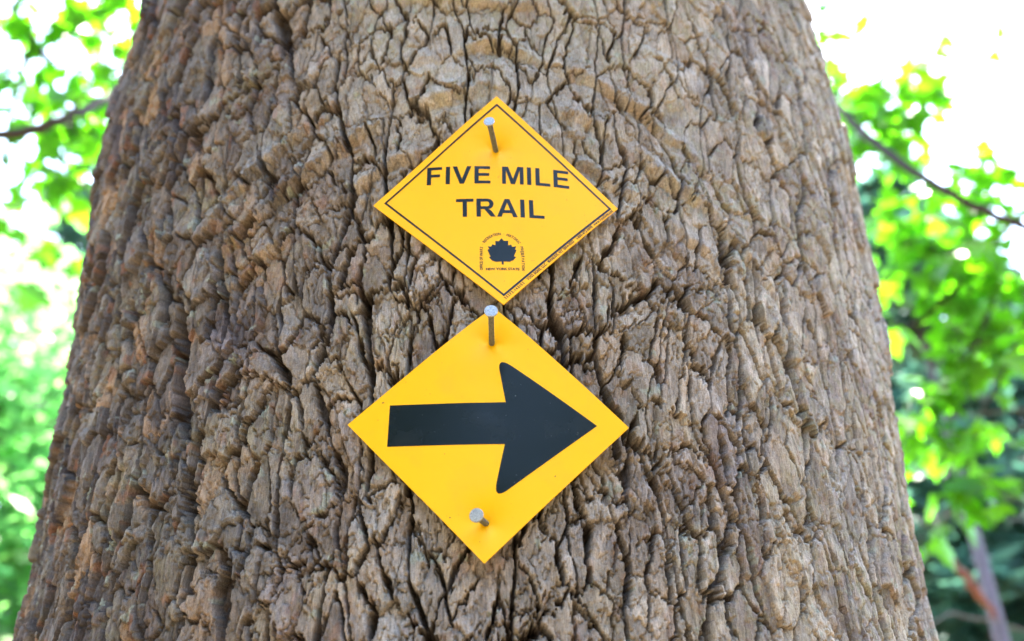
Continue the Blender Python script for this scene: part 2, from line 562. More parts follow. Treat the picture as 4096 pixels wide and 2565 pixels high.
    pale = np.array([.42, .385, .315]); rust = np.array([.30, .125, .06]); mint = np.array([.33, .37, .29])
    n1 = np.clip(.5 + .8 * fbm(s / 55, z / 80, 51, 3), 0, 1)[:, None]
    n2 = np.clip(.5 + .9 * fbm(s / 9, z / 16, 52, 3), 0, 1)[:, None]
    c = grey * (1 - n1) + tan * n1
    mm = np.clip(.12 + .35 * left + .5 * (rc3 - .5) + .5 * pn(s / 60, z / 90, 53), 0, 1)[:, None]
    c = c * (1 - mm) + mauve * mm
    c = c * (1 - .54 * sstep(.05, -.65, sn) + .06 * right)[:, None] * (0.74 + 0.52 * rc2[:, None]) * (0.82 + .36 * q[:, None]) * (.8 + .4 * n2)  # left side darkened in the colour, standing in for its shade
    pl = (np.clip(.9 * coll * (.4 + .9 * rc3) + .75 * sstep(.62, .95, n1[:, 0]) * (.4 + .6 * right) - .12, 0, .8) * (.5 + .5 * n2[:, 0]))[:, None]
    c = c * (1 - pl) + pale * pl
    # freshly shed places show tan inner bark
    shed = (.30 + .70 * left) * sstep(.30, .62, fbm(s / 40, z / 70, 54, 3) + .45 * (q - .5) + .25 + .15 * left) * sstep(.46, .18, rc + .25 * (q - .5))
    c = c * (1 - .7 * shed[:, None]) + inner * .7 * shed[:, None]
    ru = (.4 + .6 * left)[:, None] * (sstep(.45, .75, fbm(s / 12, z / 22, 55, 3) + .2 * (rc3 - .5)) * .55)[:, None]
    c = c * (1 - ru) + rust * ru
    # lichen: olive film to the right, mint crusts here and there
    li = np.clip(.05 + .55 * right + .25 * coll + .6 * fbm(s / 60, z / 70, 56, 3), 0, 1) * sstep(-.35, .3, fbm(s / 5, z / 9, 57, 3)) * k
    li = (.75 * np.clip(li, 0, 1))[:, None]
    c = c * (1 - li) + olive * 1.05 * li
    mi = (sstep(.74, .86, fbm(s / 14, z / 16, 58, 4) + .15 * (rc - .5)) * .6 * k)[:, None]
    c = c * (1 - mi) + mint * mi
    # furrow floors: brown inner tissue, with the cracks' shade painted in near-black
    cork_shade = (np.clip((1 - k) * sstep(.15, .6, rp) + fur, 0, 1) * .8)[:, None]
    c = c * (1 - cork_shade) + dark * cork_shade
    # pores
    po = sstep(.80, .9, pn(s / 1.3, z / 1.5, 60) + .25 * pn(s / 11, z / 11, 61))[:, None]
    c = c * (1 - .6 * po)
    # the bark is pressed flat where a sign lies against it
    ids = (i1 * 100003 + j1)
    pm = (k > .12) & (fur < .35)
    return (h * 0.001).reshape(sh), np.clip(c, .01, .8).astype(np.float32), ids, pm, np.stack([s, z, h * 1.0], -1)


NU, NV = 1250, 815
qv = np.linspace(-1, 1, NU)
thv = 1.45 * (.72 * qv + .28 * qv ** 3)
ang = np.linspace(math.atan(.14), math.atan(1.04), NV)
TH, AN = np.meshgrid(thv, ang)
R0, D0 = 0.33, 0.96
HD = np.sqrt((R0 * np.sin(TH)) ** 2 + (D0 - R0 * np.cos(TH)) ** 2)
ZR = np.tan(AN) * HD
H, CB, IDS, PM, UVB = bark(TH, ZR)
# on the flanks the bark runs in cleaner upright strips: even the relief out along the grain there
_k = np.hanning(7)[1:-1]; _k /= _k.sum()
_pad = np.pad(H, ((2, 2), (0, 0)), mode='edge')
HS = sum(_k[i] * _pad[i:i + NV] for i in range(5))
_w = .5 * sstep(.28, .70, np.abs(TH))
H = H * (1 - _w) + HS * _w
P = trunk_xyz(TH, ZR, H).reshape(-1, 3).astype(np.float32)
# the bark stays behind the two signs nailed flat against it
for (cx_, cz_, y_) in ((-.009, .414, .6385), (-.0125, .2415, .6265)):
    foot_ = np.clip(1.20 - (np.abs(P[:, 0] - cx_) + np.abs(P[:, 2] - ZC - cz_)) / .0845, 0, .12) / .12
    lim = y_ + .0042 + (P[:, 2] - ZC - cz_) * .06 + .0006 * pn(P[:, 0] * 200, P[:, 2] * 120, 71)
    P[:, 1] += foot_ * np.clip(lim - P[:, 1], 0, None)
gi = np.arange(NU * NV).reshape(NV, NU)
F = np.stack([gi[:-1, :-1], gi[:-1, 1:], gi[1:, 1:], gi[1:, :-1]], -1).reshape(-1, 4)
print('bark grid', round(time.time() - T0, 1))

# which plates show largest in the picture
cp, sp_ = math.cos(PITCH), math.sin(PITCH)
fc = P[F].mean(1)
dz = fc[:, 2] - ZC
dep = fc[:, 1] * cp + dz * sp_
X = fc[:, 0] / dep * FPX + 2048
Y = 1282.5 - (-fc[:, 1] * sp_ + dz * cp) / dep * FPX
SIGN1_PX = [(1987, 400), (2472, 828), (2015, 1228), (1492, 815)]
SIGN2_PX = [(1973, 1231), (2516, 1707), (1938, 2265), (1389, 1693)]


def in_quad(X, Y, q):
    r = np.ones(X.shape, bool)
    for (ax, ay), (bx, by) in zip(q, q[1:] + q[:1]):
        r &= ((bx - ax) * (Y - ay) - (by - ay) * (X - ax)) > 0
    return r


vis = (X > 0) & (X < 4096) & (Y > 0) & (Y < 2565) & ~in_quad(X, Y, SIGN1_PX) & ~in_quad(X, Y, SIGN2_PX)
vis &= np.abs(TH.ravel()[F[:, 0]]) < 1.2
fid = IDS[F]
same = (fid == fid[:, :1]).all(1) & PM[F].all(1)
uniq, inv = np.unique(fid[:, 0], return_inverse=True)
score = np.bincount(inv, weights=(same & vis).astype(float), minlength=len(uniq))
best = np.argsort(-score)[:300]
rank = np.full(len(uniq), -1); rank[best] = np.arange(len(best))
pid = np.where(same, rank[inv], -1)

BASE = trunk_xyz(np.array([0.0]), np.array([-ZC]), np.array([-float(trunk_R(-ZC))]))[0]
tree = empty('old_tree', (float(BASE[0]), float(BASE[1]), 0))
tag(tree, 'massive old tree trunk with deeply furrowed grey-brown bark, holding both yellow signs', 'tree')

# trunk: the fine front plus the plain rest of the stem (back, foot and upper stem)
rest = F[pid < 0]
tv, tf, tc_, tu = [P], [rest], [CB], [UVB]
off = len(P)


def coarse(thr, zrr, drop):
    global off
    A, B = np.meshgrid(thr, zrr)
    h, c, _, _, uvb = bark(A, B, False)
    p = trunk_xyz(A, B, h - drop).reshape(-1, 3)
    g = np.arange(A.size).reshape(A.shape)
    f = np.stack([g[:-1, :-1], g[:-1, 1:], g[1:, 1:], g[1:, :-1]], -1).reshape(-1, 4) + off
    tv.append(p); tf.append(f); tc_.append(c); tu.append(uvb)
    off += A.size


def coarse_band(n, m, lo, hi, drop):
    """a coarser strip of the same bark between two heights that may vary round the trunk"""
    global off
    A, V = np.meshgrid(np.linspace(-1.45, 1.45, n), np.linspace(0, 1, m))
    hd = np.sqrt((R0 * np.sin(A)) ** 2 + (D0 - R0 * np.cos(A)) ** 2)
    B = lo(hd) * (1 - V) + hi(hd) * V
    h, c, _, _, uvb = bark(A, B, False)
    tv.append(trunk_xyz(A, B, h - drop).reshape(-1, 3))
    g = np.arange(A.size).reshape(A.shape)
    tf.append(np.stack([g[:-1, :-1], g[:-1, 1:], g[1:, 1:], g[1:, :-1]], -1).reshape(-1, 4) + off)
    tc_.append(c); tu.append(uvb)
    off += A.size


coarse(np.linspace(1.42, 2 * math.pi - 1.42, 160), np.linspace(-ZC - .05, 4.2, 260), .002)
coarse_band(300, 200, lambda hd: 1.03 * hd, lambda hd: 1.75 + 0 * hd, .001)
coarse_band(300, 120, lambda hd: -.32 + 0 * hd, lambda hd: .143 * hd, .001)
coarse(np.linspace(-1.46, 1.46, 120), np.linspace(-ZC - .05, -.31, 80), .004)
coarse(np.linspace(-1.46, 1.46, 120), np.linspace(1.74, 4.2, 120), .004)
tv = np.concatenate(tv); tf = np.concatenate(tf); tc_ = np.concatenate(tc_); tu = np.concatenate(tu)
used = np.zeros(len(tv), bool); used[tf.ravel()] = True
remap = np.cumsum(used) - 1
me = np_mesh('trunk', tv[used], remap[tf], M_BARK)
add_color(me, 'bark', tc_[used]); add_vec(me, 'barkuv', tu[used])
trunk = link('trunk', me, tree)

order = np.argsort(pid, kind='stable')
ps = pid[order]
st = np.searchsorted(ps, np.arange(len(best))); en = np.searchsorted(ps, np.arange(len(best)), side='right')
for i in range(len(best)):
    f = F[order[st[i]:en[i]]]
    if len(f) < 20: continue
    vs, ff = np.unique(f, return_inverse=True)
    me = np_mesh('bark_plate', P[vs], ff.reshape(f.shape), M_BARK)
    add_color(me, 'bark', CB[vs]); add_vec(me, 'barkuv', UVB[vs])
    link('bark_plate', me, trunk)
print('bark built', round(time.time() - T0, 1), 'quads', len(F))

# ------------------------------------------------------------------ the two trail signs
S1C = [at_y(1987, 400, .640), at_y(2472, 828, .642), at_y(2015, 1228, .634), at_y(1492, 815, .642)]
S2C = [at_y(1973, 1231, .633), at_y(2516, 1707, .632), at_y(1938, 2265, .620), at_y(1389, 1693, .632)]
UNIT = 0.0845            # half a diagonal in metres


class Sheet:
    """a thin plastic diamond: (a, b) run from -1 to 1 along its two diagonals, bent a little round its nails"""

    def __init__(self, corners, dents, bends):
        self.c = [np.array(v) for v in corners]
        ax = self.c[1] - self.c[3]; ay = self.c[0] - self.c[2]
        n = np.cross(ax, ay); self.n = n / np.linalg.norm(n)
        if self.n[1] > 0: self.n = -self.n
        self.dents = dents; self.bends = bends

    def pos(self, a, b, lift=0.0):
        a = np.asarray(a, float); b = np.asarray(b, float)
        p = (1 - b + a) / 2; q = (1 - b - a) / 2
        t, r, bo, l = [v[None, :] for v in self.c]
        p = p[:, None]; q = q[:, None]
        P = t * (1 - p) * (1 - q) + r * p * (1 - q) + bo * p * q + l * (1 - p) * q
        o = np.zeros_like(a)
        for (da, db, depth, rad) in self.dents:
            rr = np.hypot(a - da, b - db)
            o -= depth * np.exp(-rr / rad)
        o += self.bends(a, b)
        return P + self.n[None, :] * (o + lift)[:, None]


SHEET1 = Sheet(S1C, [(-.005, .4935, .0048, .085)],
               lambda a, b: .0035 * np.cos(a * 2.2) - .0012 * np.exp(-((a * .8 + b * .35 - .12) / .09) ** 2) * np.clip((.5 - b) * 1.6, 0, 1) * np.clip(b + .2, 0, 1)
               + .0006 * np.sin(3 * a + 2 * b))
SHEET2 = Sheet(S2C, [(0.0, .6911, .0046, .09), (.0046, -.7165, .0046, .085)],
               lambda a, b: .0040 * np.cos(a * 2.0) - .0016 * np.exp(-(a / .10) ** 2) * np.clip(b, 0, 1)
               - .0050 * np.clip(b - a * .25 - .70, 0, 1) ** 1.3 * 4 * .35 + .0007 * np.sin(2.5 * a - 2 * b))


def panel_mesh(sheet, thick=.0009, n=64):
    g = np.linspace(0, 1, n + 1)
    Pp, Q = np.meshgrid(g, g)
    a = (Pp - Q).ravel(); b = (1 - Pp - Q).ravel()
    # tiny unevenness of the die-cut edge
    top = sheet.pos(a, b); bot = sheet.pos(a, b, -thick)
    v = np.concatenate([top, bot])
    m = (n + 1) ** 2
    gi_ = np.arange(m).reshape(n + 1, n + 1)
    f = np.stack([gi_[:-1, :-1], gi_[1:, :-1], gi_[1:, 1:], gi_[:-1, 1:]], -1).reshape(-1, 4)
    ring = np.concatenate([gi_[0, :], gi_[1:, -1], gi_[-1, -2::-1], gi_[-2:0:-1, 0]])
    nx_ = np.roll(ring, -1)
    rv0 = len(v)
    # the rim has its own vertices so that its corner stays crisp
    v = np.concatenate([v, v[ring], v[ring + m]])
    k_ = len(ring); i_ = np.arange(k_); j_ = np.roll(i_, -1)
    rim = np.stack([rv0 + i_, rv0 + j_, rv0 + k_ + j_, rv0 + k_ + i_], -1)
    return np_mesh('panel', v, np.concatenate([f, f[:, ::-1] + m, rim]), M_YELLOW)


def print_mesh(name, polys, sheet, mat, lift=.00012, step=.035):
    """flat print: polygons in (a, b), cut fine enough to follow the sheet"""
    bm = bmesh.new()
    for poly in polys:
        vs = [bm.verts.new((x, y, 0)) for x, y in poly]
        bm.faces.new(vs)
    bm.normal_update()
    bmesh.ops.triangulate(bm, faces=bm.faces[:])
    xs = [v.co.x for v in bm.verts]; ys = [v.co.y for v in bm.verts]
    for axis, lo, hi in ((0, min(xs), max(xs)), (1, min(ys), max(ys))):
        t = math.floor(lo / step) * step + step
        while t < hi:
            co = (t, 0, 0) if axis == 0 else (0, t, 0)
            no = (1, 0, 0) if axis == 0 else (0, 1, 0)
            bmesh.ops.bisect_plane(bm, geom=bm.verts[:] + bm.edges[:] + bm.faces[:], plane_co=co, plane_no=no)
            t += step
    bm.normal_update()
    for f in bm.faces:
        if f.normal.z < 0: f.normal_flip()
    a = np.array([v.co.x for v in bm.verts]); b = np.array([v.co.y for v in bm.verts])
    for v, p in zip(bm.verts, sheet.pos(a, b, lift)): v.co = p
    return bm_mesh(name, bm, mat, True)


# ---- block capitals, unit = cap height
SV, SH = .205, .165


def _arc(cx, cy, rx, ry, a0, a1, n=10):
    return [(cx + rx * math.cos(a0 + (a1 - a0) * i / n), cy + ry * math.sin(a0 + (a1 - a0) * i / n)) for i in range(n + 1)]


def _strip(o, i):
    return [[o[k], o[k + 1], i[k + 1], i[k]] for k in range(len(o) - 1)]


def letter(ch):
    if ch == 'I': return [[(0, 0), (SV, 0), (SV, 1), (0, 1)]]
    if ch == 'F': return [[(0, 0), (SV, 0), (SV, .42), (.63, .42), (.63, .585), (SV, .585), (SV, .835), (.72, .835), (.72, 1), (0, 1)]]
    if ch == 'L': return [[(0, 0), (.72, 0), (.72, SH), (SV, SH), (SV, 1), (0, 1)]]
    if ch == 'E': return [[(0, 0), (.77, 0), (.77, SH), (SV, SH), (SV, .435), (.71, .435), (.71, .6), (SV, .6), (SV, .835), (.75, .835), (.75, 1), (0, 1)]]
    if ch == 'V': return [[(.355, 0), (.555, 0), (.91, 1), (.70, 1), (.455, .27), (.215, 1), (0, 1)]]
    if ch == 'T': return [[(.305, 0), (.51, 0), (.51, .83), (.815, .83), (.815, 1), (0, 1), (0, .83), (.305, .83)]]
    if ch == 'M': return [[(0, 0), (.185, 0), (.185, .78), (.42, 0), (.62, 0), (.855, .78), (.855, 0), (1.04, 0), (1.04, 1), (.75, 1), (.52, .30), (.29, 1), (0, 1)]]
    if ch == 'A':
        x = lambda y: .215 + .3375 * y
        return [[(0, 0), (.215, 0), (.485, .80), (.485, 1), (.375, 1)], [(.97, 0), (.595, 1), (.485, 1), (.485, .80), (.755, 0)],
                [(x(.21), .21), (.97 - x(.21), .21), (.97 - x(.375), .375), (x(.375), .375)]]
    if ch == 'R':
        r = [[(0, 0), (SV, 0), (SV, 1), (0, 1)], [(SV, .835), (.52, .835), (.52, 1), (SV, 1)], [(SV, .415), (.50, .415), (.50, .575), (SV, .575)]]
        o = _arc(.52, .7075, .285, .2925, math.pi / 2, -math.pi / 2); i = _arc(.52, .705, .085, .13, math.pi / 2, -math.pi / 2)
        r += _strip(o, i)
        r += [[(.50, .415), (.50, .575), (.52, .575), (.52, .415)]]
        r += [[(.37, .415), (.66, 0), (.90, 0), (.70, .32), (.60, .415)]]
        return r


def word(chars, cap, x0y0, slope):
    """chars: list of (letter, a of its left edge)"""
    out = []
    a0, b0 = x0y0
    for ch, a in chars:
        base = b0 + (a - a0) * slope
        for poly in letter(ch):
            out.append([(a + x * cap - y * cap * slope * 0.6, base + y * cap + x * cap * slope) for x, y in poly])
    return out


# ---- small print: outlines of Blender's own built-in font, one glyph at a time
def glyph_table(chars):
    objs = {}
    for ch in chars:
        cu = bpy.data.curves.new('glyph', 'FONT')
        cu.body = ch; cu.size = 1.0; cu.offset = 0.03; cu.fill_mode = 'FRONT'; cu.resolution_u = 2
        o = bpy.data.objects.new('glyph', cu); COL.objects.link(o); objs[ch] = o
    dg = bpy.context.evaluated_depsgraph_get(); dg.update()
    tab = {}
    for ch, o in objs.items():
        me = bpy.data.meshes.new_from_object(o.evaluated_get(dg))
        v = np.array([tuple(x.co)[:2] for x in me.vertices]).reshape(-1, 2)
        f = [tuple(p.vertices) for p in me.polygons]
        tab[ch] = (v, f)
        bpy.data.meshes.remove(me)
    for o in objs.values():
        cu = o.data; bpy.data.objects.remove(o); bpy.data.curves.remove(cu)
    return tab


T_ARCH = ['OFFICE OF PARKS', '\u00b7', 'RECREATION', '\u00b7', 'HISTORIC', 'PRESERVATION']
T_NY = 'NEW YORK STATE'
T_SMALL = ['35SF3-146102', 'VOSS SIGNS, LLC.  MANLIUS, NY 13104-0553', '1-800-473-0698', 'www.VossSigns.com']
GT = glyph_table(sorted(set(''.join(T_ARCH) + T_NY + ''.join(T_SMALL)) - {' '}))
CAPH = GT['E'][0][:, 1].max()


def set_line(text, path, cap, s0, s1, squeeze=1.0):
    """text along a polyline in (a, b) from share s0 to s1 of its length; letters upright to the path"""
    pts = np.array(path, float)
    seg = np.hypot(*np.diff(pts, axis=0).T); cum = np.r_[0, np.cumsum(seg)]
    k = cap / CAPH
    wd = [(.26 if c == ' ' else (np.ptp(GT[c][0][:, 0]))) * k * squeeze for c in text]
    L = (s1 - s0) * cum[-1]
    gap = (L - sum(wd)) / max(1, len(text) - 1)
    polys = []
    x = s0 * cum[-1]
    for c, w_ in zip(text, wd):
        if c != ' ':
            m = x + w_ / 2
            i = min(max(np.searchsorted(cum, m) - 1, 0), len(seg) - 1)
            d = (pts[i + 1] - pts[i]) / seg[i]
            nrm = np.array([-d[1], d[0]])
            o = pts[i] + d * (m - cum[i])
            v, f = GT[c]
            lx = (v[:, 0] - v[:, 0].min()) * k * squeeze - w_ / 2
            P2 = o[None] + d[None] * lx[:, None] + nrm[None] * (v[:, 1] * k)[:, None]
            for t in f: polys.append([tuple(P2[j]) for j in t])
        x += w_ + gap
    return polys


sign1 = empty('trail_sign', S1C[2])
tag(sign1, 'yellow plastic diamond sign lettered FIVE MILE TRAIL above a black leaf emblem', 'sign')
link('panel', panel_mesh(SHEET1), sign1)


def corner_ring(outer, w):
    inner = [(x * (1 - w), y * (1 - w)) for x, y in outer]
    return [[outer[i], outer[(i + 1) % 4], inner[(i + 1) % 4], inner[i]] for i in range(4)]


link('border_line', print_mesh('border_line', corner_ring([(.0017, .9243), (.9436, -.0158), (.0065, -.9234), (-.915, .0109)], .026), SHEET1, M_BLACK), sign1)
link('lettering', print_mesh('lettering', word([('F', -.5735), ('I', -.4205), ('V', -.3655), ('E', -.186), ('M', .0405), ('I', .246), ('L', .316), ('E', .466)], .170, (-.5735, .1555), -.0205), SHEET1, M_BLACK), sign1)
link('lettering', print_mesh('lettering', word([('T', -.338), ('R', -.1745), ('A', -.010), ('I', .180), ('L', .2515)], .172, (-.338, -.1685), -.0165), SHEET1, M_BLACK), sign1)
LEAFP = [(.0183, -.3785), (.0349, -.4039), (.0688, -.4019), (.0678, -.4456), (.0908, -.4367), (.0993, -.459), (.1319, -.4518), (.1195, -.4828), (.1315, -.4882), (.1079, -.5469), (.1247, -.5529), (.1032, -.5833), (.0704, -.6), (.0238, -.5977), (.0223, -.6264), (.0085, -.6266), (.0079, -.598), (-.0358, -.6019), (-.0669, -.5895), (-.0902, -.556), (-.0769, -.5527), (-.0995, -.4878), (-.0833, -.4799), (-.0955, -.4545), (-.069, -.4567), (-.0575, -.4374), (-.0338, -.4454), (-.0332, -.405), (-.0054, -.4065)]
link('leaf_emblem', print_mesh('leaf_emblem', [LEAFP], SHEET1, M_BLACK), sign1)
arch = [(-.143, -.680), (-.139, -.545)] + _arc(.0145, -.500, .152, .151, math.pi * 1.06, -.06 * math.pi, 40) + [(.168, -.545), (.163, -.678)]
el = []
for txt, s0, s1 in ((T_ARCH[0], 0.0, .262), (T_ARCH[1], .283, .290), (T_ARCH[2], .312, .500), (T_ARCH[3], .524, .531), (T_ARCH[4], .552, .700), (T_ARCH[5], .733, 1.0)):
    el += set_line(txt, arch, .0235, s0, s1, .82)
el += set_line(T_NY, [(-.118, -.6805), (.1455, -.6765)], .0225, 0, 1, 1.08)
link('lettering', print_mesh('lettering', el, SHEET1, M_BLACK, step=.2), sign1)
smallp = [(.0205, -.9505), (.972, -.0205)]
sl = []
for txt, s0, s1 in ((T_SMALL[0], .0, .165), (T_SMALL[1], .195, .615), (T_SMALL[2], .645, .790), (T_SMALL[3], .805, .985)):
    sl += set_line(txt, smallp, .0235, s0, s1, .80)
link('small_print', print_mesh('small_print', sl, SHEET1, M_BLACK, step=.2), sign1)

sign2 = empty('arrow_sign', S2C[2])
tag(sign2, 'yellow plastic diamond sign with a broad black arrow pointing right', 'sign')
link('panel', panel_mesh(SHEET2), sign2)


def round_corner(p0, p1, p2, r, n=6):
    p0, p1, p2 = map(np.array, (p0, p1, p2))
    d0 = (p0 - p1) / np.linalg.norm(p0 - p1); d2 = (p2 - p1) / np.linalg.norm(p2 - p1)
    A, B = p1 + d0 * r, p1 + d2 * r
    return [tuple((1 - t) ** 2 * A + 2 * t * (1 - t) * p1 + t * t * B) for t in np.linspace(0, 1, n)]


ARROW = [(-.7088, .1503), (.1172, .1723)] + round_corner((.1172, .1723), (.042, .5565), (.7704, .002), .13, 9) + [(.7704, .002)] + \
    round_corner((.7704, .002), (.045, -.5762), (.1184, -.1578), .14, 9) + [(.1184, -.1578), (-.703, -.173)]
link('arrow', print_mesh('arrow', [ARROW], SHEET2, M_BLACK), sign2)


# ------------------------------------------------------------------ nails
def lathe(name, axis_o, axis_d, prof, mat, seg=28, wob=0.0):
    """prof: list of (distance along the axis, radius)"""
    d = Vector(axis_d).normalized()
    x = d.orthogonal().normalized(); y = d.cross(x)
    bm = bmesh.new()
    rings = []
    for (t, r) in prof:
        rings.append([bm.verts.new(Vector(axis_o) + d * t + (x * math.cos(2 * math.pi * i / seg) + y * math.sin(2 * math.pi * i / seg)) * r * (1 + wob * random.uniform(-1, 1))) for i in range(seg)])
    for a, b in zip(rings, rings[1:]):
        for i in range(seg):
            bm.faces.new((a[i], a[(i + 1) % seg], b[(i + 1) % seg], b[i]))
    bm.faces.new(rings[0][::-1]); bm.faces.new(rings[-1])
    bmesh.ops.recalc_face_normals(bm, faces=bm.faces[:])
    me = bm_mesh(name, bm, mat, True)
    me.set_sharp_from_angle(angle=math.radians(40))
    return me


def nail(sheet, ab, head_px, out, r_head, r_sh, label):
    base = Vector(sheet.pos([ab[0]], [ab[1]])[0])
    head = at_y(head_px[0], head_px[1], base.y - out)
    d = (head - base); L = d.length
    o = empty('nail', base)
    tag(o, label, 'nail', 'galvanised nails holding the signs')
    prof = [(-.022, r_sh * .5), (-.018, r_sh)]
    t = -.016
    while t < L - .0015:
        prof.append((t, r_sh * (1 + random.uniform(-.035, .035)))); t += .0016
    # gripping ridges below the head
    for k in range(4):
        prof.append((L - .0060 + k * .0013, r_sh * 1.07)); prof.append((L - .0054 + k * .0013, r_sh * .98))
    prof = sorted(prof) + [(L - .0004, r_sh * 1.0)]
    link('shank', lathe('shank', base, d, prof, M_SHANK), o)
    link('head', lathe('head', base, d, [(L - .0006, r_head * .55), (L - .0002, r_head * .93), (L + .0001, r_head), (L + .0008, r_head), (L + .0011, r_head * .95), (L + .0012, r_head * .6), (L + .00115, r_head * .2)], M_GALV, 32, .012), o)


nail(SHEET1, (-.005, .4935), (1957, 489), .031, .0037, .00185, 'nail slanting up out of the upper sign, above the word FIVE')
nail(SHEET2, (0.0, .6911), (1964, 1247), .038, .0041, .00178, 'nail with the longest shank, standing out where the two signs meet')
nail(SHEET2, (.0046, -.7165), (1907, 2063), .0165, .0041, .00185, 'short nail near the bottom corner of the arrow sign')
# ------------------------------------------------------------------ branches and leaves near the trunk
def tube(pts, rad, seg=7):
    """verts, faces of a tapered tube along pts"""
    pts = [Vector(p) for p in pts]
    V, Fq = [], []
    for i, p in enumerate(pts):
        d = (pts[min(i + 1, len(pts) - 1)] - pts[max(i - 1, 0)]).normalized()
        x = d.cross(Vector((0.13, 0.21, 0.97))).normalized(); y = d.cross(x)
        for k in range(seg):
            t = 2 * math.pi * k / seg
            V.append(p + (x * math.cos(t) + y * math.sin(t)) * rad[i])
    for i in range(len(pts) - 1):
        for k in range(seg):
            a = i * seg + k; b = i * seg + (k + 1) % seg
            Fq.append((a, b, b + seg, a + seg))
    return np.array([tuple(v) for v in V]), np.array(Fq)


def smooth_path(pts, n=5, jit=0.0):
    pts = [Vector(p) for p in pts]
    out = []
    for i in range(len(pts) - 1):
        p0 = pts[max(i - 1, 0)]; p1 = pts[i]; p2 = pts[i + 1]; p3 = pts[min(i + 2, len(pts) - 1)]
        for k in range(n):
            t = k / n
            out.append(0.5 * ((2 * p1) + (p2 - p0) * t + (2 * p0 - 5 * p1 + 4 * p2 - p3) * t * t + (3 * p1 - p0 - 3 * p2 + p3) * t ** 3)
                       + Vector((random.gauss(0, jit), random.gauss(0, jit), random.gauss(0, jit))))
    out.append(pts[-1])
    return out


class Soup:
    def __init__(self): self.v, self.f, self.n = [], [], 0; self.r = []

    def add(self, v, f, rnd_=0.0):
        self.v.append(v); self.f.append(np.asarray(f) + self.n); self.n += len(v); self.r.append(np.full(len(v), rnd_) if np.isscalar(rnd_) else rnd_)

    def mesh(self, name, mat, smooth=True):
        me = np_mesh(name, np.concatenate(self.v), np.concatenate(self.f), mat, smooth)
        a = me.attributes.new('leafrnd', 'FLOAT', 'POINT')
        a.data.foreach_set('value', np.concatenate(self.r).astype(np.float32))
        return me


# a maple leaf: stalk from the origin, blade beyond, folded along its midrib (unit: blade about 1 long)
_half = [(0.0, .0), (.14, -.10), (.36, -.06), (.27, .10), (.58, .24), (.52, .34), (.60, .50), (.36, .47), (.27, .56), (.22, .84), (.10, .80), (0.0, 1.05)]


def leaf_shape(fold, curl):
    v = [(x, y) for x, y in _half] + [(-x, y) for x, y in _half[1:-1]]
    n = len(v)
    pts = [(x, .55 + y, fold * abs(x) - curl * (y * y) * .5 - .10) for x, y in v]
    c = (0, .55 + .32, -curl * .05 - .10)
    pts.append(c)
    ring = list(range(len(_half))) + list(range(n - 1, len(_half) - 1, -1))
    tri = [(n, ring[i], ring[(i + 1) % n]) for i in range(n)]
    k = len(pts)
    pts += [(-.012, 0, 0), (.012, 0, 0), (.010, .57, -.10), (-.010, .57, -.10)]
    tri += [(k, k + 1, k + 2), (k, k + 2, k + 3)]
    return np.array(pts, float), np.array(tri)


LEAF_ME = []
for fo, cu in ((.25, .35), (.05, .5), (.5, .2), (-.15, .6)):
    pv, pf = leaf_shape(fo, cu)
    LEAF_ME.append(np_mesh('leaf', pv, pf, M_MAPLE, True))


def leaf_at(store, base, out, size, face=0.0):
    """one leaf, its stalk starting at base and pointing along out"""
    y = Vector(out).normalized()
    up = Vector((random.gauss(0, .45), random.gauss(0, .45) - .15, 1)).normalized()
    up = up + (Vector((0, 0, ZC)) - Vector(base)).normalized() * face
    z = (up - y * up.dot(y)).normalized()
    x = y.cross(z)
    M = Matrix.Translation(Vector(base)) @ Matrix((x, y, z)).transposed().to_4x4() @ Matrix.Scale(size, 4)
    c = M @ Vector((0, .9, -.1))
    dp = c.y * math.cos(PITCH) + (c.z - ZC) * math.sin(PITCH)
    px = c.x / dp * FPX + 2048
    py = 1282.5 - (-c.y * math.sin(PITCH) + (c.z - ZC) * math.cos(PITCH)) / dp * FPX
    seen = -30 < px < 4126 and -30 < py < 2595 and not (560 - .19 * py < px < 3240 + .2 * py)
    store.append((size / dp * (1 if seen else .01) * abs(z.dot((c - Vector((0, 0, ZC))).normalized()) * .8 + .2), random.randrange(4), M))


def hang_leaves(store, parent):
    """the 300 leaves that show largest are objects; the others are one mass of foliage"""
    store.sort(key=lambda e: -e[0])
    for sc_, k, M in store[:300]:
        o = bpy.data.objects.new('leaf', LEAF_ME[k])
        COL.objects.link(o)
        o.parent = parent
        o.matrix_local = Matrix.Translation(-parent.location) @ M
    if len(store) > 300:
        so_ = Soup()
        for sc_, k, M in store[300:]:
            me_ = LEAF_ME[k]
            v_ = np.array([tuple(M @ v.co) for v in me_.vertices])
            so_.add(v_, np.array([tuple(p.vertices) for p in me_.polygons]), random.random())
        tag(link('foliage', so_.mesh('foliage', M_MAPLE), parent), kind='stuff')


def nearest_on(paths, p):
    best, bd = None, 1e9
    for pa in paths:
        for q in pa:
            d = (q - p).length
            if d < bd: bd, best = d, q
    return best


